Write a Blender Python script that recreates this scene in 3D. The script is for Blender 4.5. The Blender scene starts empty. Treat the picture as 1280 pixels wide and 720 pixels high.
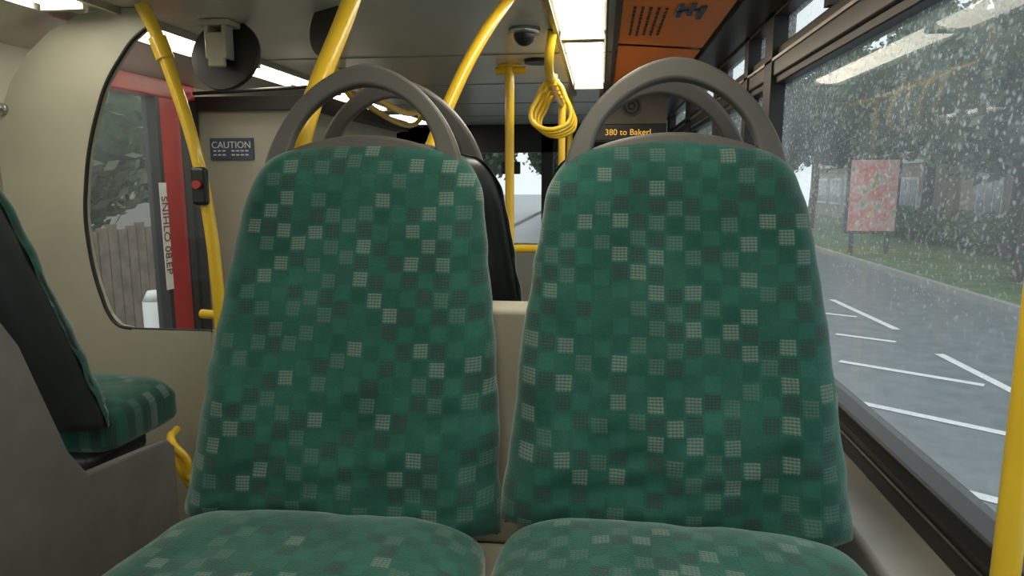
import bpy, math, random, bmesh
from mathutils import Vector, Matrix, noise
random.seed(7)
S = bpy.context.scene
COL = S.collection
try:
    S.view_settings.view_transform = 'Standard'
except Exception: pass

# ------------------------------------------------------------------ materials
def new_mat(name):
    m = bpy.data.materials.new(name); m.use_nodes = True
    nt = m.node_tree
    return m, nt, nt.nodes['Principled BSDF'], nt.nodes['Material Output']

def mat(name, col, rough=0.5, metal=0.0, var=0.12, scale=12, bump=0.0, bscale=200, emis=None, estr=0, coat=0):
    m, nt, b, out = new_mat(name)
    n = nt.nodes; l = nt.links
    tc = n.new('ShaderNodeTexCoord')
    nz = n.new('ShaderNodeTexNoise'); nz.inputs['Scale'].default_value = scale; nz.inputs['Detail'].default_value = 5
    l.new(tc.outputs['Object'], nz.inputs['Vector'])
    r = n.new('ShaderNodeValToRGB')
    r.color_ramp.elements[0].position = .3; r.color_ramp.elements[1].position = .7
    r.color_ramp.elements[0].color = (*[c*(1-var) for c in col], 1)
    r.color_ramp.elements[1].color = (*[min(1, c*(1+var)) for c in col], 1)
    l.new(nz.outputs['Fac'], r.inputs['Fac']); l.new(r.outputs['Color'], b.inputs['Base Color'])
    b.inputs['Roughness'].default_value = rough; b.inputs['Metallic'].default_value = metal
    b.inputs['Coat Weight'].default_value = coat
    if bump:
        n2 = n.new('ShaderNodeTexNoise'); n2.inputs['Scale'].default_value = bscale
        l.new(tc.outputs['Object'], n2.inputs['Vector'])
        bp = n.new('ShaderNodeBump'); bp.inputs['Strength'].default_value = bump; bp.inputs['Distance'].default_value = .002
        l.new(n2.outputs['Fac'], bp.inputs['Height']); l.new(bp.outputs['Normal'], b.inputs['Normal'])
    if emis:
        b.inputs['Emission Color'].default_value = (*emis, 1); b.inputs['Emission Strength'].default_value = estr
    return m

def math_node(nt, op, a, b=None, clamp=False):
    nd = nt.nodes.new('ShaderNodeMath'); nd.operation = op; nd.use_clamp = clamp
    for i, v in enumerate((a, b)):
        if v is None: continue
        if isinstance(v, (int, float)): nd.inputs[i].default_value = v
        else: nt.links.new(v, nd.inputs[i])
    return nd.outputs[0]

def mixc(nt, fac, a, b):
    nd = nt.nodes.new('ShaderNodeMix'); nd.data_type = 'RGBA'
    if isinstance(fac, (int, float)): nd.inputs['Factor'].default_value = fac
    else: nt.links.new(fac, nd.inputs['Factor'])
    for k, v in (('A', a), ('B', b)):
        s = [i for i in nd.inputs if i.name == k and i.type == 'RGBA'][0]
        if isinstance(v, tuple): s.default_value = (*v, 1)
        else: nt.links.new(v, s)
    return [o for o in nd.outputs if o.type == 'RGBA'][0]

def fabric():
    m, nt, b, out = new_mat('moquette_fabric'); n = nt.nodes; l = nt.links
    uv = n.new('ShaderNodeUVMap'); uv.uv_map = 'UVMap'
    wn = n.new('ShaderNodeTexNoise'); wn.inputs['Scale'].default_value = 9
    l.new(uv.outputs['UV'], wn.inputs['Vector'])
    wv = n.new('ShaderNodeVectorMath'); wv.operation = 'SCALE'; wv.inputs['Scale'].default_value = .009
    l.new(wn.outputs['Color'], wv.inputs[0])
    ad = n.new('ShaderNodeVectorMath'); ad.operation = 'ADD'
    l.new(uv.outputs['UV'], ad.inputs[0]); l.new(wv.outputs[0], ad.inputs[1])
    sp = n.new('ShaderNodeSeparateXYZ'); l.new(ad.outputs[0], sp.inputs[0])
    cell = .0252
    u = math_node(nt, 'DIVIDE', sp.outputs['X'], cell); v = math_node(nt, 'DIVIDE', sp.outputs['Y'], cell)
    ur = math_node(nt, 'FLOOR', u)
    w0 = n.new('ShaderNodeTexWhiteNoise'); w0.noise_dimensions = '1D'; l.new(ur, w0.inputs['W'])
    v = math_node(nt, 'ADD', v, math_node(nt, 'MULTIPLY', w0.outputs['Value'], .5))
    vr = math_node(nt, 'FLOOR', v)
    fu = math_node(nt, 'FRACT', u); fv = math_node(nt, 'FRACT', v)
    cb = n.new('ShaderNodeCombineXYZ'); l.new(ur, cb.inputs[0]); l.new(vr, cb.inputs[1])
    w = n.new('ShaderNodeTexWhiteNoise'); w.noise_dimensions = '2D'; l.new(cb.outputs[0], w.inputs['Vector'])
    r = w.outputs['Value']
    par = math_node(nt, 'FLOORED_MODULO', math_node(nt, 'ADD', ur, vr), 2)
    odd = math_node(nt, 'GREATER_THAN', par, .5); even = math_node(nt, 'SUBTRACT', 1, odd)
    def inside(f):
        a = math_node(nt, 'GREATER_THAN', f, .08); c = math_node(nt, 'LESS_THAN', f, .92)
        return math_node(nt, 'MULTIPLY', a, c)
    sq = math_node(nt, 'MULTIPLY', inside(fu), inside(fv))
    hu = math_node(nt, 'SINE', math_node(nt, 'MULTIPLY', fu, 6.2832*5)); hv = math_node(nt, 'SINE', math_node(nt, 'MULTIPLY', fv, 6.2832*6))
    h = math_node(nt, 'ADD', math_node(nt, 'MULTIPLY', hu, .6), hv)
    h = math_node(nt, 'MULTIPLY', math_node(nt, 'ADD', h, 1.0), .6, True)
    big = n.new('ShaderNodeTexNoise'); big.inputs['Scale'].default_value = 8; big.inputs['Detail'].default_value = 9; big.inputs['Roughness'].default_value = .7
    l.new(uv.outputs['UV'], big.inputs['Vector'])
    br = n.new('ShaderNodeMapRange'); br.inputs['From Min'].default_value = .3; br.inputs['From Max'].default_value = .7
    l.new(big.outputs['Fac'], br.inputs['Value'])
    base = mixc(nt, br.outputs[0], (.012, .066, .050), (.036, .150, .118))
    fine = n.new('ShaderNodeTexNoise'); fine.inputs['Scale'].default_value = 420; l.new(uv.outputs['UV'], fine.inputs['Vector'])
    ff = math_node(nt, 'MULTIPLY', fine.outputs['Fac'], .6)
    base = mixc(nt, ff, base, (.009, .042, .034))
    def band(lo, hi, p):
        return math_node(nt, 'MULTIPLY', math_node(nt, 'MULTIPLY', math_node(nt, 'MULTIPLY', math_node(nt, 'GREATER_THAN', r, lo), math_node(nt, 'LESS_THAN', r, hi)), sq), p)
    hh = math_node(nt, 'ADD', math_node(nt, 'MULTIPLY', h, .64), .10)
    c = mixc(nt, math_node(nt, 'MULTIPLY', band(0, .35, even), .18), base, (.035, .18, .135))
    c = mixc(nt, math_node(nt, 'MULTIPLY', band(0, .30, odd), .30), c, (.008, .045, .038))
    c = mixc(nt, math_node(nt, 'MULTIPLY', band(.50, .92, odd), hh), c, (.034, .040, .044))
    c = mixc(nt, math_node(nt, 'MULTIPLY', band(.48, .74, even), math_node(nt, 'MULTIPLY', hh, .8)), c, (.10, .155, .135))
    c = mixc(nt, math_node(nt, 'MULTIPLY', band(.74, 1.0, even), hh), c, (.17, .215, .185))
    l.new(c, b.inputs['Base Color'])
    b.inputs['Roughness'].default_value = .9
    b.inputs['Specular IOR Level'].default_value = .15
    b.inputs['Sheen Weight'].default_value = .5; b.inputs['Sheen Roughness'].default_value = .4
    b.inputs['Sheen Tint'].default_value = (.7, .9, .85, 1)
    bp = n.new('ShaderNodeBump'); bp.inputs['Strength'].default_value = .5; bp.inputs['Distance'].default_value = .0015
    l.new(fine.outputs['Fac'], bp.inputs['Height']); l.new(bp.outputs['Normal'], b.inputs['Normal'])
    return m

def glass_mat(name, tint=(1, 1, 1), refl=.9, drops=0.0, haze=0.0):
    m, nt, b, out = new_mat(name); n = nt.nodes; l = nt.links
    n.remove(b)
    tr = n.new('ShaderNodeBsdfTransparent'); tr.inputs['Color'].default_value = (*tint, 1)
    gl = n.new('ShaderNodeBsdfGlossy'); gl.inputs['Roughness'].default_value = .02
    lw = n.new('ShaderNodeLayerWeight'); lw.inputs['Blend'].default_value = .5
    mx = n.new('ShaderNodeMixShader')
    f = math_node(nt, 'ADD', math_node(nt, 'MULTIPLY', math_node(nt, 'POWER', lw.outputs['Facing'], 5), refl), .035*refl, True)
    l.new(f, mx.inputs[0]); l.new(tr.outputs[0], mx.inputs[1]); l.new(gl.outputs[0], mx.inputs[2])
    res = mx.outputs[0]
    if drops or haze:
        tc = n.new('ShaderNodeTexCoord')
        sx = n.new('ShaderNodeSeparateXYZ'); l.new(tc.outputs['Object'], sx.inputs[0])
        hgt = n.new('ShaderNodeMapRange'); hgt.inputs['From Min'].default_value = .80; hgt.inputs['From Max'].default_value = 1.15
        hgt.inputs['To Min'].default_value = .25; hgt.inputs['To Max'].default_value = 1.0
        l.new(sx.outputs['Z'], hgt.inputs['Value'])
        pn = n.new('ShaderNodeTexNoise'); pn.inputs['Scale'].default_value = 5; pn.inputs['Detail'].default_value = 3
        l.new(tc.outputs['Object'], pn.inputs['Vector'])
        pat = n.new('ShaderNodeMapRange'); pat.inputs['From Min'].default_value = .35; pat.inputs['From Max'].default_value = .6
        pat.inputs['To Min'].default_value = .5
        l.new(pn.outputs['Fac'], pat.inputs['Value'])
        dens = math_node(nt, 'MULTIPLY', pat.outputs[0], hgt.outputs[0])
        k = math_node(nt, 'ADD', math_node(nt, 'MULTIPLY', dens, haze), haze*.4)
        if drops:
            wz = n.new('ShaderNodeTexNoise'); wz.inputs['Scale'].default_value = 60
            l.new(tc.outputs['Object'], wz.inputs['Vector'])
            wsc = n.new('ShaderNodeVectorMath'); wsc.operation = 'SCALE'; wsc.inputs['Scale'].default_value = .012; l.new(wz.outputs['Color'], wsc.inputs[0])
            wa = n.new('ShaderNodeVectorMath'); l.new(tc.outputs['Object'], wa.inputs[0]); l.new(wsc.outputs[0], wa.inputs[1])
            tot = None; body = None
            for sc, th in ((40, .40), (75, .46), (140, .46), (240, .40)):
                vo = n.new('ShaderNodeTexVoronoi'); vo.inputs['Scale'].default_value = sc
                l.new(wa.outputs[0], vo.inputs['Vector'])
                sepc = n.new('ShaderNodeSeparateColor'); l.new(vo.outputs['Color'], sepc.inputs[0])
                thr = math_node(nt, 'MULTIPLY', math_node(nt, 'POWER', sepc.outputs[0], 1.5), th)
                # soft drop: small bright core, watery body
                q = math_node(nt, 'SUBTRACT', thr, vo.outputs['Distance'])
                core_ = math_node(nt, 'MULTIPLY', q, 5.0, True)
                b_ = math_node(nt, 'MULTIPLY', math_node(nt, 'GREATER_THAN', q, 0), .22)
                s_ = math_node(nt, 'MAXIMUM', core_, b_)
                tot = s_ if tot is None else math_node(nt, 'MAXIMUM', tot, s_)
            k = math_node(nt, 'ADD', k, math_node(nt, 'MULTIPLY', math_node(nt, 'MULTIPLY', tot, dens), drops), True)
        tl = n.new('ShaderNodeBsdfTranslucent'); tl.inputs['Color'].default_value = (.95, 1, 1, 1)
        m2 = n.new('ShaderNodeMixShader'); l.new(k, m2.inputs[0]); l.new(res, m2.inputs[1]); l.new(tl.outputs[0], m2.inputs[2])
        res = m2.outputs[0]
    l.new(res, out.inputs['Surface'])
    return m

def emit_mat(name, col, st):
    m, nt, b, out = new_mat(name); n = nt.nodes
    n.remove(b); e = n.new('ShaderNodeEmission'); e.inputs[0].default_value = (*col, 1); e.inputs[1].default_value = st
    nt.links.new(e.outputs[0], out.inputs['Surface']); return m

def brick_mat():
    m, nt, b, out = new_mat('brickwork'); n = nt.nodes; l = nt.links
    tc = n.new('ShaderNodeTexCoord'); mp = n.new('ShaderNodeMapping'); mp.inputs['Rotation'].default_value = (math.pi/2, 0, math.pi/2)
    br = n.new('ShaderNodeTexBrick'); br.inputs['Scale'].default_value = 2.2
    br.inputs['Color1'].default_value = (.36, .29, .25, 1); br.inputs['Color2'].default_value = (.42, .34, .29, 1); br.inputs['Mortar'].default_value = (.42, .39, .36, 1)
    l.new(tc.outputs['Object'], mp.inputs[0]); l.new(mp.outputs[0], br.inputs['Vector']); l.new(br.outputs[0], b.inputs['Base Color'])
    b.inputs['Roughness'].default_value = .9
    return m

def ad_mat():
    m, nt, b, out = new_mat('colourful_advert'); n = nt.nodes; l = nt.links
    tc = n.new('ShaderNodeTexCoord'); nz = n.new('ShaderNodeTexNoise'); nz.inputs['Scale'].default_value = 2.6; nz.inputs['Detail'].default_value = 2
    l.new(tc.outputs['Object'], nz.inputs['Vector'])
    r = n.new('ShaderNodeValToRGB'); e = r.color_ramp.elements
    e[0].position = .35; e[0].color = (.75, .55, .30, 1); e[1].position = .65; e[1].color = (.25, .40, .12, 1)
    x = e.new(.45); x.color = (.75, .22, .20, 1); x = e.new(.55); x.color = (.80, .50, .50, 1)
    l.new(nz.outputs['Fac'], r.inputs[0]); l.new(r.outputs[0], b.inputs['Base Color']); b.inputs['Roughness'].default_value = .5
    return m

FAB = fabric()
GREYP = mat('grey_grab_plastic', (.095, .092, .084), .45, var=.08, bump=.2, bscale=400)
SHELL = mat('dark_seat_plastic', (.018, .022, .024), .42, var=.1)
BEIGE = mat('beige_panel', (.42, .41, .33), .5, var=.08, scale=5, bump=.15, bscale=600)
CEIL = mat('ceiling_laminate', (.64, .63, .55), .3, var=.06, scale=3)
GREYPL = mat('plinth_grey', (.17, .17, .16), .6, var=.12, bump=.3, bscale=500)
LEDGE = mat('ledge_grey', (.32, .32, .28), .35, var=.08)
BLACK = mat('black_rubber', (.012, .012, .012), .45)
BROWNF = mat('dark_frame', (.035, .028, .020), .35, var=.2)
YEL = mat('yellow_powder_coat', (.85, .55, .03), .3, var=.05, coat=.3)
RED = mat('red_paint', (.42, .012, .015), .35, var=.1)
ORANGE = mat('orange_poster', (1.0, .26, .035), .45, var=.02)
DKTXT = mat('dark_ink', (.03, .025, .04), .6)
WHITE = mat('white_enamel', (.75, .75, .72), .5, var=.05)
BLUE = mat('sign_blue', (.05, .09, .14), .5)
CREAM = mat('cream_bracket', (.45, .42, .33), .4)
CHROME = mat('brushed_alu', (.5, .5, .48), .3, metal=.9)
FLOORM = mat('floor_vinyl', (.09, .09, .10), .6, var=.3, scale=60)
ASPH = mat('wet_asphalt', (.17, .195, .205), .35, var=.2, scale=4, bump=.4, bscale=40)
LINEW = mat('road_paint', (.72, .74, .74), .5, var=.1)
GRASS = mat('grass', (.09, .15, .05), .9, var=.4, scale=3)
KERB = mat('kerb_stone', (.3, .3, .28), .8)
LEAF = mat('leaves', (.085, .135, .07), .6, var=.6, scale=1.5)
LEAF2 = mat('leaves_light', (.15, .20, .11), .6, var=.5, scale=1.5)
BARK = mat('bark', (.07, .05, .035), .9)
WOOD = mat('fence_wood', (.20, .15, .11), .85, var=.3, scale=6)
ROOF = mat('roof_tile', (.11, .09, .085), .8)
BRICK = brick_mat()
GLASSR = glass_mat('rain_glass', (.97, 1, 1), .5, drops=.42, haze=.15)
GLASS = glass_mat('clear_glass', (.96, .98, .97), .6, haze=.05)
LAMP = emit_mat('lamp_diffuser', (1, .92, .74), 12)
LEDM = emit_mat('led_amber', (1, .55, .08), .9)
REDB = mat('red_button', (.5, .02, .01), .3)

# ------------------------------------------------------------------ helpers
def link(o, parent=None):
    COL.objects.link(o)
    if parent: o.parent = parent
    return o
def empty(name, loc=(0, 0, 0)):
    e = bpy.data.objects.new(name, None); e.location = loc; e.empty_display_size = .1
    COL.objects.link(e); return e
def mesh(name, vs, fs, m, parent=None, smooth=False, uvs=None):
    me = bpy.data.meshes.new(name); me.from_pydata([tuple(v) for v in vs], [], fs); me.update()
    if uvs:
        ul = me.uv_layers.new(name='UVMap')
        for lp in me.loops: ul.data[lp.index].uv = uvs[lp.vertex_index]
    me.materials.append(m)
    if smooth:
        for p in me.polygons: p.use_smooth = True
    return link(bpy.data.objects.new(name, me), parent)
def boxes(name, lst, m, parent=None, bevel=0):
    vs = []; fs = []
    for (x0, x1, y0, y1, z0, z1) in lst:
        b = len(vs)
        vs += [(x0,y0,z0),(x1,y0,z0),(x1,y1,z0),(x0,y1,z0),(x0,y0,z1),(x1,y0,z1),(x1,y1,z1),(x0,y1,z1)]
        fs += [tuple(b+i for i in f) for f in ((0,3,2,1),(4,5,6,7),(0,1,5,4),(1,2,6,5),(2,3,7,6),(3,0,4,7))]
    o = mesh(name, vs, fs, m, parent)
    if bevel:
        md = o.modifiers.new('bevel', 'BEVEL'); md.width = bevel; md.segments = 3
        for p in o.data.polygons: p.use_smooth = True
        md.harden_normals = True
    return o
def box(name, *a, m=None, parent=None, bevel=0): return boxes(name, [a], m, parent, bevel)
def prism(name, pts, axis, a, b, m, parent=None, bevel=0):
    def v(p, k): return (p[0], k, p[1]) if axis == 'y' else (k, p[0], p[1])
    n = len(pts)
    vs = [v(p, a) for p in pts] + [v(p, b) for p in pts]
    fs = [tuple(range(n)), tuple(reversed(range(n, 2*n)))] + [(i, (i+1) % n + 0, (i+1) % n + n, i+n) for i in range(n)]
    me = bpy.data.meshes.new(name); me.from_pydata(vs, [], fs); me.update()
    bm = bmesh.new(); bm.from_mesh(me); bmesh.ops.recalc_face_normals(bm, faces=bm.faces); bm.to_mesh(me); bm.free()
    me.materials.append(m); o = link(bpy.data.objects.new(name, me), parent)
    if bevel:
        md = o.modifiers.new('bevel', 'BEVEL'); md.width = bevel; md.segments = 2
    return o
def to_mesh(o, name, parent=None, smooth=True):
    bpy.context.view_layer.update()
    dg = bpy.context.evaluated_depsgraph_get()
    me = bpy.data.meshes.new_from_object(o.evaluated_get(dg)); mw = o.matrix_world.copy()
    bpy.data.objects.remove(o); n = bpy.data.objects.new(name, me)
    me.transform(mw)
    if smooth:
        for p in me.polygons: p.use_smooth = True
    return link(n, parent)
def tube(name, pts, r, m, parent=None, smooth_path=True, cyclic=False, flat=None):
    cu = bpy.data.curves.new(name, 'CURVE'); cu.dimensions = '3D'; cu.bevel_depth = r; cu.bevel_resolution = 5; cu.resolution_u = 10; cu.use_fill_caps = True
    if smooth_path:
        sp = cu.splines.new('BEZIER'); sp.bezier_points.add(len(pts)-1)
        for bp, p in zip(sp.bezier_points, pts): bp.co = p; bp.handle_left_type = bp.handle_right_type = 'AUTO'
    else:
        sp = cu.splines.new('POLY'); sp.points.add(len(pts)-1)
        for bp, p in zip(sp.points, pts): bp.co = (*p, 1)
    sp.use_cyclic_u = cyclic
    cu.materials.append(m)
    o = bpy.data.objects.new(name, cu); COL.objects.link(o)
    return to_mesh(o, name, parent)
def cyl(name, c, axis, r, h, m, parent=None, seg=40, r2=None, smooth=False):
    bm = bmesh.new(); bmesh.ops.create_cone(bm, cap_ends=True, segments=seg, radius1=r, radius2=r if r2 is None else r2, depth=h)
    rot = Vector((0, 0, 1)).rotation_difference(Vector(axis)).to_matrix().to_4x4()
    bmesh.ops.transform(bm, matrix=Matrix.Translation(c) @ rot, verts=bm.verts)
    me = bpy.data.meshes.new(name); bm.to_mesh(me); bm.free(); me.materials.append(m)
    for p in me.polygons: p.use_smooth = len(p.vertices) == 4
    return link(bpy.data.objects.new(name, me), parent)
def text(name, body, loc, rot, size, m, parent=None, align='CENTER', ext=.0005):
    cu = bpy.data.curves.new(name, 'FONT'); cu.body = body; cu.size = size; cu.align_x = align; cu.align_y = 'CENTER'; cu.extrude = ext
    cu.materials.append(m); o = bpy.data.objects.new(name, cu); o.location = loc; o.rotation_euler = rot; COL.objects.link(o)
    return to_mesh(o, name, parent, False)

# ------------------------------------------------------------------ camera
th = math.radians(7.4); ph = math.radians(8.8)
F = Vector((-math.sin(th)*math.cos(ph), math.cos(th)*math.cos(ph), -math.sin(ph)))
cam = bpy.data.cameras.new('camera'); cam.lens = 850/1280*36; cam.sensor_width = 36; cam.clip_start = .02; cam.clip_end = 300
co = bpy.data.objects.new('camera', cam); co.location = (0, 0, 1.05); co.rotation_euler = F.to_track_quat('-Z', 'Y').to_euler()
COL.objects.link(co); S.camera = co

# ------------------------------------------------------------------ seats
def halfw(t):
    k = [(0, .248), (.05, .247), (.12, .242), (.4, .230), (.7, .210), (.88, .197), (1, .191)]
    for (a, b), (c, d) in zip(k, k[1:]):
        if t <= c:
            w = b + (d-b)*(t-a)/(c-a); break
    if t > .82: w -= .052*(1-math.sqrt(max(0, 1-((t-.82)/.18)**2)))
    return w
def edge(s, t):
    k = abs(2*t-1)
    return (max(0, 1-abs(s)**7)**.5)*(max(0, 1-k**(12 if t > .5 else 20))**.5)
def seat_meshes(uvo, seed, sd, zb, ws):
    NS, NT = 64, 96
    ss = [math.sin(math.pi/2*(2*i/NS-1)) for i in range(NS+1)]
    ts = [.5-.5*math.cos(math.pi*j/NT) for j in range(NT+1)]
    ZT = 1.098
    def crown(s, t): return .020*(1-s*s)*max(0, (t-.6)/.4)**2
    def yb(t): return .17*t
    vs = []; uv = []
    for t in ts:
        for s in ss:
            x = s*halfw(t)*ws; z = zb+(ZT-zb)*t+crown(s, t)
            e = edge(s, t)
            y = yb(t) + .05*(1-e)
            y -= .013*math.exp(-((abs(s)-.80)/.16)**2)*(1-.5*t)
            y -= .012*math.exp(-((t-.25)/.22)**2)*(1-s*s)
            nv = noise.noise(Vector((x*9+seed, t*5, seed)))
            y += .008*nv*e
            wr = noise.noise(Vector((x*6+t*9+seed, (t-x*.7)*22, 3.1+seed)))
            y += .008*wr*e*math.exp(-t*2.0)
            cr = math.sin((t*.55+abs(x)*1.1)*60+seed+2*noise.noise(Vector((x*5, t*5, seed+4))))
            y += .0035*cr*math.exp(-((abs(s)-.9)/.3)**2)*math.exp(-t*3.5)
            x += .004*noise.noise(Vector((t*14, s, seed)))
            vs.append((x, y, z)); uv.append((x+uvo, z*1.04+uvo*.37))
    n = NS+1
    fs = [(j*n+i, j*n+i+1, (j+1)*n+i+1, (j+1)*n+i) for j in range(NT) for i in range(NS)]
    v2 = []
    for side in (0, 1):
        for t in ts:
            for s in ss:
                w = halfw(t)*ws*(.975 if sd < .08 else .992); x = s*w; z = zb-.003+(ZT-zb)*t+crown(s, t)
                f0 = .044 if sd < .08 else .034
                y = yb(t)+f0 + (0 if side == 0 else sd*edge(s, t)**1.0 + .004)
                v2.append((x, y, z))
    N = n*(NT+1)
    f2 = list(fs) + [tuple(N+a for a in reversed(f)) for f in fs]
    rim = [i for i in range(n)] + [j*n+NS for j in range(1, NT+1)] + [NT*n+i for i in range(NS-1, -1, -1)] + [j*n for j in range(NT-1, 0, -1)]
    for a, b in zip(rim, rim[1:]+rim[:1]): f2.append((b, a, N+a, N+b))
    return vs, fs, uv, v2, f2
def cushion_mesh(uvo, seed, L, cz):
    N = 48; vs = []; uv = []; fs = []
    kk = [math.sin(math.pi/2*(2*i/N-1)) for i in range(N+1)]
    for side in (1, -1):
        for q in kk:
            for s in kk:
                w = .242 - .010*(q*.5+.5)
                cr = 1-.08*abs(q)**8; cq = 1-.04*abs(s)**6
                x = s*w*cr; y = .035-L/2 + q*L/2*cq
                e = (max(0, 1-abs(s)**6)**.5)*(max(0, 1-abs(q)**6)**.5)
                if side == 1:
                    z = .542+cz + .055*e + .010*noise.noise(Vector((x*8, y*8, seed)))*e + .006*(1-s*s)*e
                    z += .003*noise.noise(Vector((x*25+y*8, y*12, seed+3)))*e
                else: z = .50+cz - .03*e
                vs.append((x, y, z)); uv.append((x+uvo, y+uvo*.7))
    n = N+1; M = n*n
    f1 = [(j*n+i, j*n+i+1, (j+1)*n+i+1, (j+1)*n+i) for j in range(N) for i in range(N)]
    fs = f1 + [tuple(M+a for a in reversed(f)) for f in f1]
    rim = [i for i in range(n)] + [j*n+N for j in range(1, N+1)] + [N*n+i for i in range(N-1, -1, -1)] + [j*n for j in range(N-1, 0, -1)]
    for a, b in zip(rim, rim[1:]+rim[:1]): fs.append((b, a, M+a, M+b))
    return vs, fs, uv
def handle(parent):
    cu = bpy.data.curves.new('h', 'CURVE'); cu.dimensions = '2D'; cu.fill_mode = 'BOTH'; cu.extrude = .005; cu.bevel_depth = .006; cu.bevel_resolution = 4
    def arch(hw, top, base, p, n=48):
        out = []
        for i in range(n+1):
            a = math.pi*i/n; c, s_ = math.cos(a), math.sin(a)
            out.append((hw*math.copysign(abs(c)**(2/p), c), base+(top-base)*abs(s_)**(2/p)))
        return out
    def strip(hw, z0, k, n=20): return [(-hw+2*hw*i/n, z0+k*(1-((-1+2*i/n)**2))) for i in range(1, n)]
    pts_o = arch(.158, .143, -.035, 1.75) + strip(.158, -.035, .035)
    pts_i = arch(.126, .121, .004, 1.8) + strip(.126, .004, .026)
    for pts in (pts_o, pts_i):
        sp = cu.splines.new('POLY'); sp.points.add(len(pts)-1)
        for q, p in zip(sp.points, pts): q.co = (p[0], p[1], 0, 1)
        sp.use_cyclic_u = True
    cu.materials.append(GREYP)
    o = bpy.data.objects.new('h', cu); COL.objects.link(o)
    o.location = (0, .198, 1.088); o.rotation_euler = (math.radians(90-10), 0, 0)
    h = to_mesh(o, 'grab_handle', parent)
    for p in h.data.polygons: p.use_smooth = False if abs(p.normal.y) > .95 else True
    return h
def seat(cx, y0, rot, uvo, seed, sd=.062, L=.47, z=0, zb=.552, cz=0, ws=1):
    e = empty('bus_seat', (cx, y0, z)); e.rotation_euler = (0, 0, rot)
    a, b, c, d, f = seat_meshes(uvo, seed, sd, zb, ws)
    mesh('backrest_upholstery', a, b, FAB, e, True, c)
    mesh('backrest_shell', d, f, SHELL, e, True)
    a, b, c = cushion_mesh(uvo+.4, seed, L, cz); mesh('seat_cushion', a, b, FAB, e, True, c)
    box('seat_pan', -.20, .20, .05-L+.06, .05, .43, .485, m=SHELL, parent=e, bevel=.02)
    handle(e)
    return e
seat(-.376, .86, 0, .113, 1.3, cz=-.002, ws=.985)
seat(.106, .86, 0, 1.37, 5.7, zb=.572, cz=.014, ws=.968)
seat(-.375, 1.45, math.pi, 2.2, 9.1)
seat(.095, 1.45, math.pi, 3.1, 2.9)
seat(-1.245, 1.27, math.pi, 4.7, 4.4, sd=.10, L=.25)

# plinths
pl = empty('seat_plinth')
box('base', -.60, .37, .52, 1.80, -.3, .43, m=BEIGE, parent=pl)
box('divider_panel', -.58, .34, 1.085, 1.175, .43, .845, m=BEIGE, parent=pl, bevel=.01)
p2 = empty('seat_plinth')
box('base', -1.83, -.99, .40, 1.38, -.3, .43, m=GREYPL, parent=p2)
prism('side_panel', [(.40, -.3), (.40, .90), (.9, .86), (.965, .835), (1.00, .78), (1.08, .56), (1.12, .50), (1.36, .475), (1.385, .45), (1.385, -.3)], 'x', -.985, -.965, GREYPL, p2, .006)

# ------------------------------------------------------------------ bus shell
XR, XL, YB, YF, ZC = .5, -1.84, -1.0, 6.0, 1.55
box('floor', XL-.05, XR+.05, YB, YF+.9, -.36, -.3, m=FLOORM)
cl = empty('ceiling')
box('ceiling_slab', XL-.05, XR+.05, YB, YF+.9, ZC, ZC+.06, m=CEIL, parent=cl)
boxes('ceiling_joint', [(XL+.3, XR-.3, y, y+.012, ZC-.004, ZC) for y in (.6, 1.75, 2.75, 3.55, 4.4, 5.2)], LEDGE, cl)
prism('coving_left', [(XL, 1.475), (XL, ZC), (-1.60, ZC)], 'y', YB, YF, CEIL, cl)
boxes('rail_left', [(-1.585, -1.565, YB, YF, 1.525, ZC), (-1.40, -1.385, YB, YF, 1.53, ZC)], CHROME, cl)
boxes('rail_right', [(.03, .045, YB, 4.0, 1.535, ZC), (.005, .012, YB, 4.0, 1.54, ZC), (-.165, -.15, YB, 4.0, 1.535, ZC)], BROWNF, cl)
wr = empty('wall_right')
box('lower_lining', .385, XR+.05, YB, YF, -.3, .53, m=LEDGE, parent=wr, bevel=.012)
boxes('window_rubber', [(.478, .53, YB, YF, .53, .565), (.470, .53, YB, YF, .585, .62)], BLACK, wr, .008)
boxes('window_sill_frame', [(.485, .53, YB, YF, .56, .59)], BROWNF, wr)
boxes('transom_frame', [(.475, .53, YB, YF, 1.345, 1.40), (.485, .53, YB, YF, 1.40, 1.43)], BROWNF, wr, .006)
boxes('transom_rubber', [(.482, .53, YB, YF, 1.325, 1.346)], BLACK, wr, .004)
boxes('transom_alu_strip', [(.470, .476, YB, YF, 1.388, 1.396)], CHROME, wr)
boxes('top_frame', [(.36, .53, YB, YF, 1.52, ZC), (.47, .53, YB, YF, 1.51, 1.525)], BROWNF, wr, .004)
boxes('window_post', [(.47, .53, 2.07, 2.16, .6, 1.54), (.47, .53, 2.40, 2.46, 1.1, 1.54), (.47, .53, 3.0, 3.1, .6, 1.54), (.47, .53, 3.9, 4.1, .6, 1.54), (.47, .53, 5.0, 5.2, .6, 1.54), (.47, .53, YB, YB+.1, .6, 1.54)], BLACK, wr)
boxes('hopper_slider', [(.478, .50, .9, .93, 1.43, 1.51), (.478, .50, 1.62, 1.65, 1.43, 1.51)], BROWNF, wr)
def pane(name, pts, m, parent=None): return mesh(name, pts, [tuple(range(len(pts)))], m, parent)
pane('window_1', [(.51, YB, .6), (.51, YB, 1.54), (.51, 2.07, 1.54), (.51, 2.07, .6)], GLASSR)
pane('window_2', [(.51, 2.16, .6), (.51, 2.16, 1.54), (.51, YF, 1.54), (.51, YF, .6)], GLASSR)
wl = empty('wall_left')
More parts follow.
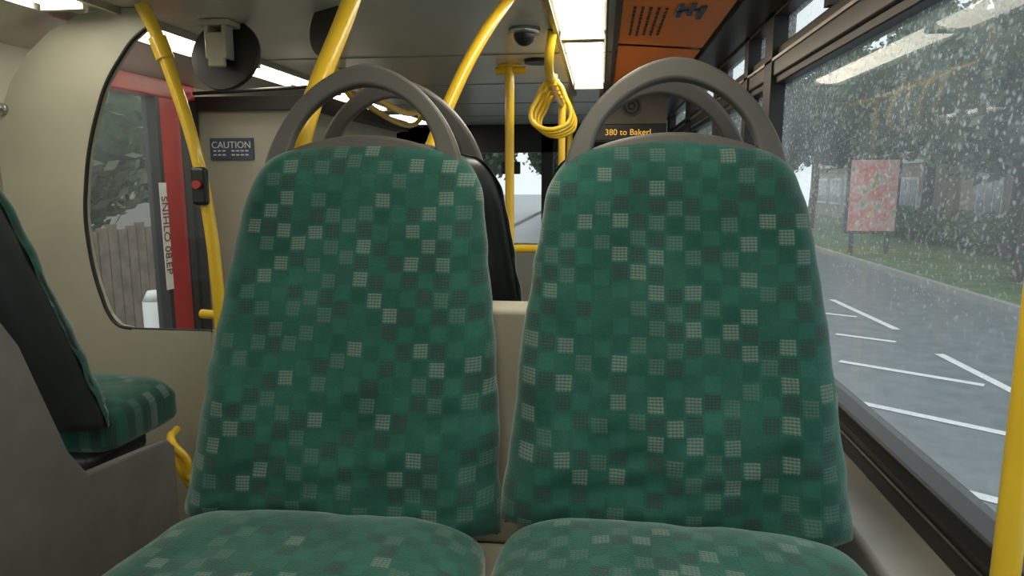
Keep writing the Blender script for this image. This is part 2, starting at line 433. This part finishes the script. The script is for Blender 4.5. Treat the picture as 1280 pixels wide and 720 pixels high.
boxes('panel', [(XL-.05, XL, YB, 2.15, -.3, .6), (XL-.05, XL, 1.0, 2.15, .6, ZC), (XL-.05, XL, YB, 1.0, 1.4, ZC), (XL-.05, XL, YB, YB+.2, .6, 1.4),
               (XL-.05, XL, 2.95, 4.5, -.3, ZC), (XL-.05, XL, 4.5, YF, -.3, .6), (XL-.05, XL, 4.5, YF, 1.4, ZC), (XL-.05, XL, 2.15, 2.95, 1.49, ZC)], BEIGE, wl)
pane('added_daylight_window', [(XL-.03, YB+.2, .6), (XL-.03, 1.0, .6), (XL-.03, 1.0, 1.4), (XL-.03, YB+.2, 1.4)], GLASS)  # out-of-view window, added in the left wall to let daylight in
pane('window_4', [(XL-.03, 4.5, .6), (XL-.03, YF, .6), (XL-.03, YF, 1.4), (XL-.03, 4.5, 1.4)], GLASS)
d = empty('door_1')
boxes('door_frame', [(XL-.045, XL+.03, 2.15, 2.93, 1.40, 1.475), (XL-.045, XL+.02, 2.68, 2.82, -.28, 1.41), (XL-.045, XL+.02, 2.15, 2.20, -.28, 1.41)], RED, d, .008)
boxes('door_seal', [(XL-.04, XL+.025, 2.82, 2.86, -.28, 1.41), (XL-.04, XL+.03, 2.88, 2.94, -.28, 1.41), (XL-.04, XL+.022, 2.655, 2.68, -.28, 1.41)], BLACK, d)
pane('door_glass', [(XL-.02, 2.20, -.2), (XL-.02, 2.68, -.2), (XL-.02, 2.68, 1.41), (XL-.02, 2.20, 1.41)], GLASS, d)
box('notice_strip', XL+.023, XL+.026, 2.635, 2.68, .60, 1.05, m=WHITE, parent=d)
text('notice_text', 'SNIHLO 08.EP', (XL+.0275, 2.657, .83), (math.pi/2, math.pi/2, math.pi/2), .055, mat('brown_ink', (.15, .03, .02)), d)
box('wall_back', XL-.05, XR+.05, YB-.05, YB, -.3, ZC, m=BEIGE)
wf = empty('wall_front')
boxes('panel', [(XL, XR, YF, YF+.06, -.3, .52)], BEIGE, wf)
boxes('pillars', [(XL, -1.15, YF, YF+.06, .52, ZC), (-.52, -.42, YF, YF+.06, .52, ZC), (XL, XR, YF, YF+.06, 1.31, ZC), (.35, XR, YF, YF+.06, .52, ZC)], BLACK, wf)
pane('windscreen', [(-1.17, YF-.004, .50), (.37, YF-.004, .50), (.37, YF-.004, 1.33), (-1.17, YF-.004, 1.33)], GLASS)
mir = empty('rear_view_mirror')
box('mirror_body', -.82, -.66, 5.6, 5.63, 1.12, 1.22, m=BLACK, parent=mir, bevel=.01)
tube('mirror_arm', [(-.74, 5.62, 1.2), (-.74, 5.62, 1.55)], .01, BLACK, mir, False)
bk = empty('driver_bulkhead')
box('header', -.02, .355, 4.0, 4.06, 1.36, 1.545, m=mat('taupe_panel', (.20, .17, .13), .5), parent=bk)
box('cab_back', -.05, .355, 4.07, 4.12, -.3, 1.20, m=SHELL, parent=bk)
cyl('speaker_ring', (.16, 3.995, 1.475), (0, 1, 0), .055, .012, GREYP, bk)
for k in range(4): cyl('speaker_slot', (.16, 3.988, 1.475), (0, 1, 0), .045-.011*k, .004+.002*k, BLACK if k % 2 == 0 else GREYP, bk)
led = empty('destination_display')
box('display_case', -.06, .35, 3.90, 3.98, 1.28, 1.372, m=BLACK, parent=led, bevel=.006)
text('display_text', '380 to Bakerl', (.14, 3.896, 1.325), (math.pi/2, 0, 0), .046, LEDM, led)

# partition with oval window
win = [(-1.317, 1.49), (-1.36, 1.46), (-1.40, 1.415), (-1.455, 1.34), (-1.493, 1.2575), (-1.53, 1.15), (-1.552, 1.046), (-1.564, .95), (-1.563, .876), (-1.553, .78), (-1.535, .702), (-1.515, .645), (-1.485, .61), (-1.44, .60)]
out_pts = [(-1.83, -.29), (-1.83, 1.20), (-1.80, 1.28), (-1.765, 1.35), (-1.70, 1.43), (-1.62, 1.49), (-1.52, 1.535), (-1.42, 1.548), (-1.30, 1.548)] + win + [(-1.175, .60), (-1.175, -.29)]
par = empty('partition_screen')
prism('partition_panel', out_pts, 'y', 1.90, 1.925, BEIGE, par)
gp = win + [(-1.175, .60), (-1.178, 1.0), (-1.195, 1.18), (-1.24, 1.38), (-1.27, 1.49)]
pane('partition_glass', [(x, 1.912, z) for x, z in gp], GLASS, par)
tube('glass_gasket', [(x, 1.905, z) for x, z in win], .006, BLACK, par)
tube('glass_gasket_base', [(-1.44, 1.905, .60), (-1.175, 1.905, .60)], .005, BLACK, par, False)
cyl('coat_hook_base', (-1.80, 1.895, 1.27), (0, 1, 0), .018, .012, CHROME, par)
tube('coat_hook', [(-1.80, 1.89, 1.275), (-1.80, 1.86, 1.26), (-1.80, 1.85, 1.285)], .006, CHROME, par)

st = empty('staircase_enclosure')
boxes('panel', [(-1.83, -1.30, 2.97, 3.01, -.3, 1.40), (-1.34, -1.30, 3.01, 4.3, -.3, 1.40)], BEIGE, st)
box('top_beam', -1.83, -1.22, 2.93, 4.3, 1.37, 1.43, m=BLACK, parent=st)
tube('beam_hinge_rod', [(-1.80, 2.90, 1.44), (-1.25, 2.90, 1.46)], .008, BLACK, st, False)
sg = empty('caution_sign')
box('plate', -1.83+.06, -1.565, 2.955, 2.968, 1.155, 1.25, m=BLUE, parent=sg)
text('caution_text', 'CAUTION', (-1.667, 2.953, 1.218), (math.pi/2, 0, 0), .042, WHITE, sg)
boxes('small_lines', [(-1.755+k*.022, -1.740+k*.022, 2.953, 2.954, z, z+.006) for z in (1.19, 1.172) for k in range(8) if k != 3], WHITE, sg)

# ------------------------------------------------------------------ lamps
def lamp(x0, x1, y0, y1, z):
    e = empty('ceiling_lamp')
    N = 10; vs = []; fs = []
    for y in (y0, y1):
        for i in range(N+1):
            a = math.pi*i/N
            vs.append(((x0+x1)/2-(x1-x0)/2*math.cos(a), y, z-.022*math.sin(a)))
    fs = [(i, i+1, N+2+i, N+1+i) for i in range(N)] + [tuple(range(N+1)), tuple(reversed(range(N+1, 2*N+2)))]
    mesh('diffuser', vs, fs, LAMP, e, False)
    boxes('end_cap', [(x0-.005, x1+.005, y0-.02, y0, z-.026, z), (x0-.005, x1+.005, y1, y1+.02, z-.026, z)], CREAM, e)
for a, b in ((-.7, .4), (.5, 1.2), (1.3, 2.38), (2.44, 3.6)): lamp(-.14, -.005, a, b, ZC-.001)
for a, b in ((-.7, .2), (.4, 1.1), (1.25, 1.80), (2.0, 2.55), (2.80, 3.4), (3.7, 4.5), (4.8, 5.6)): lamp(-1.55, -1.43, a, b, ZC-.001)

# ------------------------------------------------------------------ poster
for (y0, y1) in ((.9, 2.55), (2.60, 3.6)):
    ad = empty('orange_advert_panel')
    vs = [(.05, y0, 1.540), (.34, y0, 1.517), (.34, y1, 1.517), (.05, y1, 1.540)]
    mesh('poster_sheet', vs+[(x, y, z+.003) for x, y, z in vs], [(0, 1, 2, 3), (7, 6, 5, 4), (0, 4, 5, 1), (1, 5, 6, 2), (2, 6, 7, 3), (3, 7, 4, 0)], ORANGE, ad)
    if y0 < 2:
        L = []
        for r_ in range(5):
            x = .08+.022*r_
            y = 2.02
            while y < 2.38:
                w = random.uniform(.02, .05); L.append((x, x+.008, y, min(2.4, y+w), 1.5345-.0018*r_, 1.5355-.0018*r_)); y += w+.014
        boxes('small_print', L, DKTXT, ad)
        z = 1.521
        boxes('plain_motif', [(.20, .215, 1.97, 2.10, z-.001, z+.004), (.23, .245, 1.95, 2.08, z-.002, z+.001), (.20, .26, 2.02, 2.035, z-.001, z+.002), (.26, .275, 1.98, 2.12, z-.004, z+.001)], BLUE, ad)

dm = empty('ceiling_dome_camera')
cyl('base_ring', (-.26, 2.32, 1.54), (0, 0, 1), .052, .02, CHROME, dm)
bm = bmesh.new(); bmesh.ops.create_uvsphere(bm, u_segments=28, v_segments=14, radius=.036)
me = bpy.data.meshes.new('dome'); bm.to_mesh(me); bm.free(); me.transform(Matrix.Translation((-.26, 2.32, 1.53))); me.materials.append(BLACK)
for p in me.polygons: p.use_smooth = True
link(bpy.data.objects.new('dome', me), dm)
cyl('ceiling_vent', (-.27, 2.9, 1.543), (0, 0, 1), .055, .014, BLACK)

def rmirror(c, r, ax):
    e = empty('round_mirror')
    c = Vector(c); ax = Vector(ax).normalized()
    cyl('mirror_back', c, ax, r, .018, BLACK, e, 48)
    cyl('mirror_rim', c+ax*.012, ax, r*.97, .014, SHELL, e, 48, r*.9)
    z0 = c.z
    box('bracket_plate', c.x-.028, c.x+.028, c.y-.06, c.y-.045, z0-.045, z0+.06, m=CREAM, parent=e, bevel=.006)
    boxes('bracket_arms', [(c.x-.035, c.x-.022, c.y-.06, c.y-.01, z0-.02, 1.54), (c.x+.022, c.x+.035, c.y-.06, c.y-.01, z0-.02, 1.54), (c.x-.05, c.x+.05, c.y-.07, c.y+.01, 1.53, 1.548)], CREAM, e, .004)
rmirror((-1.195, 2.12, 1.452), .115, (.05, 1, -.25))
e = empty('round_mirror')
cyl('mirror_back', (-.805, 2.0, 1.495), (.55, .8, -.1), .08, .02, BLACK, e, 40)
cyl('mirror_rim', (-.798, 2.01, 1.494), (.55, .8, -.1), .075, .02, SHELL, e, 40)
tube('mirror_stem', [(-.80, 2.0, 1.5), (-.79, 2.02, 1.55)], .01, BLACK, e, False)

# ------------------------------------------------------------------ yellow poles
g = empty('grab_pole')
tube('pole', [(-1.295, 1.86, 1.548), (-1.272, 1.88, 1.48), (-1.235, 1.885, 1.36), (-1.175, 1.885, 1.139), (-1.148, 1.885, .95), (-1.135, 1.885, .72), (-1.135, 1.885, .3), (-1.135, 1.885, -.3)], .018, YEL, g)
tube('clamp', [(-1.268, 1.885, 1.46), (-1.248, 1.885, 1.40)], .025, YEL, g, False)
tube('clamp_low', [(-1.142, 1.885, .655), (-1.20, 1.90, .655)], .014, YEL, g, False)
box('bell_push_case', -1.178, -1.128, 1.848, 1.872, .985, 1.095, m=BLACK, parent=g, bevel=.014)
cyl('bell_push_button', (-1.152, 1.843, 1.045), (0, 1, 0), .012, .014, REDB, g)
g = empty('grab_pole')
tube('pole', [(-.545, 1.13, .95), (-.522, 1.15, 1.11), (-.483, 1.33, 1.403), (-.465, 1.42, 1.55)], .0175, YEL, g)
g = empty('grab_pole')
tube('pole', [(-.42, 1.45, .95), (-.39, 1.52, 1.10), (-.355, 1.61, 1.24), (-.305, 1.74, 1.40), (-.245, 1.90, 1.55)], .0155, YEL, g)
g = empty('grab_pole')
tube('pole', [(.449, .755, .53), (.449, .755, 1.1), (.449, .755, 1.52)], .014, YEL, g, False)
g = empty('grab_pole')
tube('pole', [(-.40, 3.0, -.3), (-.40, 3.0, 1.55)], .020, YEL, g, False)
tube('tee', [(-.46, 3.0, 1.525), (-.33, 3.0, 1.525)], .016, YEL, g, False)
cyl('flange', (-.40, 3.0, 1.543), (0, 0, 1), .05, .014, YEL, g)
tube('side_rail', [(-.40, 3.0, .755), (-.36, 3.0, .76), (0.1, 3.0, .76)], .018, YEL, g, False)
g = empty('overhead_rail')
tube('rail', [(-.17, 2.35, 1.55), (-.185, 2.40, 1.46), (-.19, 2.6, 1.43), (-.19, 4.4, 1.43)], .016, YEL, g)
tube('rail_post', [(-.19, 3.3, 1.43), (-.19, 3.3, 1.0), (-.19, 3.3, -.3)], .017, YEL, g, False)
tube('rail_post_2', [(-.19, 4.1, 1.55), (-.19, 4.1, 1.0), (-.19, 4.1, -.3)], .017, YEL, g, False)
for k in range(4):
    y = 2.62+.13*k; x = -.19
    e = empty('strap_handle')
    pts = [(-.015, -.005), (-.055, -.07), (-.075, -.125), (-.055, -.165), (.055, -.165), (.075, -.125), (.055, -.07), (.015, -.005)]
    tube('loop', [(x+a, y+b*.3, 1.425+b) for a, b in pts], .009, YEL, e, True, True)
    box('strap', -.21, -.17, y-.012, y+.012, 1.405, 1.449, m=YEL, parent=e, bevel=.004)
for x, y0 in ((-.95, 2.3), (-1.15, 3.0)):
    g = empty('overhead_rail')
    tube('rail', [(x, y0, 1.55), (x, y0+.06, 1.46), (x, y0+.2, 1.44), (x, y0+1.3, 1.44), (x, y0+1.4, 1.55)], .015, YEL, g)
g = empty('luggage_rail')
tube('rail', [(-1.28, 1.85, .30), (-1.22, 1.74, .30), (-1.18, 1.74, .25), (-1.18, 1.74, .20), (-1.10, 1.80, .19)], .012, YEL, g)
tube('rail_b', [(-1.24, 1.76, .30), (-1.20, 1.74, .22), (-1.15, 1.76, .10), (-1.15, 1.76, -.3)], .012, YEL, g)

# ------------------------------------------------------------------ outside
ZG = -1.0
box('road', -60, 6.5, -20, 120, ZG-.1, ZG, m=ASPH)
L = [((4.09, 12.5), (4.17, 10.0)), ((3.22, 9.59), (3.84, 9.2)), ((2.78, 8.09), (3.92, 7.28)), ((4.09, 8.6), (4.09, 6.6)), ((2.4, 6.57), (3.55, 5.68)), ((2.3, 4.75), (3.4, 3.95)), ((4.1, 5.6), (4.12, 3.4)), ((3.3, 11.3), (3.95, 10.9))]
vs = []; fs = []
for (a, b) in L:
    a = Vector(a); b = Vector(b); dd = (b-a).normalized(); nn = Vector((-dd.y, dd.x))*.055
    i = len(vs)
    for p in (a-nn, b-nn, b+nn, a+nn): vs.append((p.x, p.y, ZG+.006))
    fs.append((i, i+1, i+2, i+3))
mesh('road_marking', vs, fs, LINEW)
box('kerb', 6.5, 6.65, -5, 60, ZG, ZG+.12, m=KERB)
box('grass_verge', 6.65, 40, -5, 60, ZG-.1, ZG+.1, m=GRASS)
box('kerb', -4.2, -4.05, -5, 60, ZG, ZG+.12, m=KERB)
ab = empty('advertising_board')
box('board_frame', 6.72, 8.12, 20.0, 20.12, -.35, 1.75, m=BROWNF, parent=ab, bevel=.03)
box('board_poster', 6.80, 8.04, 19.985, 20.0, -.27, 1.67, m=ad_mat(), parent=ab)
boxes('board_legs', [(6.9, 7.0, 20.02, 20.1, ZG+.1, -.35), (7.84, 7.94, 20.02, 20.1, ZG+.1, -.35)], BLACK, ab)
fe = empty('wooden_fence')
boxes('boards', [(-5.2, -5.17, y*.15, y*.15+.135, ZG, .55+.03*((y*7) % 3)) for y in range(20, 80)], WOOD, fe)
boxes('fence_rail', [(-5.25, -5.2, 3, 12, -.6, -.5), (-5.25, -5.2, 3, 12, .2, .3)], WOOD, fe)
bo = empty('bollard'); cyl('post', (-3.6, 5.05, -.45), (0, 0, 1), .09, 1.1, WHITE, bo); cyl('cap', (-3.6, 5.05, .14), (0, 0, 1), .09, .08, WHITE, bo, 40, .05)

def foliage(name, ells, n, size, m, parent):
    vs = []; fs = []
    tot = sum(e[1][0]*e[1][2] for e in ells)
    for c, r in ells:
        cnt = int(n*r[0]*r[2]/tot)
        for _ in range(cnt):
            v = Vector((random.gauss(0, 1), random.gauss(0, 1), random.gauss(0, 1))).normalized()
            k = random.uniform(.55, 1.05)
            p = Vector((c[0]+v.x*r[0]*k, c[1]+v.y*r[1]*k, c[2]+v.z*r[2]*k))
            a = Vector((random.gauss(0, 1), random.gauss(0, 1), random.gauss(0, 1))).normalized()
            b = a.orthogonal().normalized(); c2 = a.cross(b)
            s = size*random.uniform(.6, 1.3); i = len(vs)
            vs += [p-b*s, p+c2*s*.5, p+b*s, p-c2*s*.5]; fs.append((i, i+1, i+2, i+3))
    return mesh(name, vs, fs, m, parent)
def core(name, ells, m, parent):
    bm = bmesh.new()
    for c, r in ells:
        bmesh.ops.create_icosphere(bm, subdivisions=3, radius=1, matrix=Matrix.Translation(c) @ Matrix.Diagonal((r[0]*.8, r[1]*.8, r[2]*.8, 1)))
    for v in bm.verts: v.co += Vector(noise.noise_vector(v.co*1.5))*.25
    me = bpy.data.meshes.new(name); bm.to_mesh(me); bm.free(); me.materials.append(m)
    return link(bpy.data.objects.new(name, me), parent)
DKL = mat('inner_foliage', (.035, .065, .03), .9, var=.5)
def tree(x, y, h, r, m, n=5000, size=.13):
    e = empty('leafy_tree')
    zb = ZG+.1 if x > 6.6 else ZG
    tube('trunk', [(x, y, zb), (x+.1, y, ZG+h*.3), (x, y+.1, ZG+h*.7)], .16, BARK, e)
    ells = []
    for k in range(6):
        a = k*1.05+x; ells.append(((x+math.cos(a)*r*.5, y+math.sin(a)*r*.5, ZG+h*(.5+.09*(k % 4))), (r*.62, r*.62, r*.55)))
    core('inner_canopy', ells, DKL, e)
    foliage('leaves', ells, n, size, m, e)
def bush(name, ells, m, n, size=.08):
    e = empty(name); core('inner', ells, DKL, e); foliage('leaves', ells, n, size, m, e)
for a in ((8.3, 14.6, 6.5, 2.1, LEAF), (10.5, 24, 8.5, 2.8, LEAF2), (9.0, 31, 8, 2.6, LEAF), (12.5, 12.5, 7.5, 2.4, LEAF2), (8.5, 40, 8, 2.8, LEAF2), (10.2, 18.5, 8.5, 2.3, LEAF)):
    tree(*a, n=7000, size=.14)
for a in ((-8.5, 9.5, 4.2, 1.8, LEAF2), (-8, 14, 5, 2.2, LEAF2), (-9, 6, 4.5, 1.6, LEAF2), (-6, 26, 7, 2.8, LEAF), (-1.5, 45, 8, 3.5, LEAF), (-8, 40, 9, 4, LEAF2), (5, 50, 8, 3.5, LEAF)):
    tree(*a, n=4000, size=.15)
bush('hedge', [((8.5, 9.8+k*.9, ZG+1.05+.2*(k % 2)), (.8, .8, 1.1+.1*(k % 2))) for k in range(5)], LEAF, 8000)
bush('hedge', [((10.8, 18+k*1.1, ZG+.65), (.7, .9, .6)) for k in range(12)], LEAF2, 8000)

def house(x, y0, y1, zt, z0):
    e = empty('brick_house')
    box('walls', x, x+7, y0, y1, z0, zt, m=BRICK, parent=e)
    prism('roof', [(x-.4, zt), (x+3.5, zt+2.6), (x+7.4, zt)], 'y', y0-.3, y1+.3, ROOF, e)
    fr = []; gl = []
    n = int((y1-y0)/2.4)
    for k in range(n):
        yc = y0+1.3+k*2.4
        for z in (ZG+.9, ZG+3.4):
            fr += [(x-.06, x, yc-.85, yc+.85, z-.08, z+1.4)]
            gl += [(x-.075, x-.06, yc-.76+j*.54, yc-.32+j*.54, z+.04, z+1.28) for j in range(3)]
    fr += [(x-.05, x, y0, y1, ZG+2.9, ZG+3.05)]
    boxes('window_frames', fr, WHITE, e); boxes('window_panes', gl, mat('house_glass', (.12, .14, .16), .1), e)
house(14, 16, 29, 4.6, ZG+.1); house(13.5, 31, 46, 4.6, ZG+.1)
house(-22, 8, 30, 4.2, ZG)

# ------------------------------------------------------------------ world light
w = bpy.data.worlds.new('overcast_sky'); S.world = w; w.use_nodes = True
nt = w.node_tree; bg = nt.nodes['Background']
tc = nt.nodes.new('ShaderNodeTexCoord'); sp = nt.nodes.new('ShaderNodeSeparateXYZ'); nt.links.new(tc.outputs['Generated'], sp.inputs[0])
cr = nt.nodes.new('ShaderNodeValToRGB'); cr.color_ramp.elements[0].position = 0; cr.color_ramp.elements[1].position = .7
cr.color_ramp.elements[0].color = (.74, .81, .84, 1); cr.color_ramp.elements[1].color = (.92, .98, 1.0, 1)
nt.links.new(sp.outputs['Z'], cr.inputs[0]); nt.links.new(cr.outputs[0], bg.inputs[0]); bg.inputs[1].default_value = 1.3
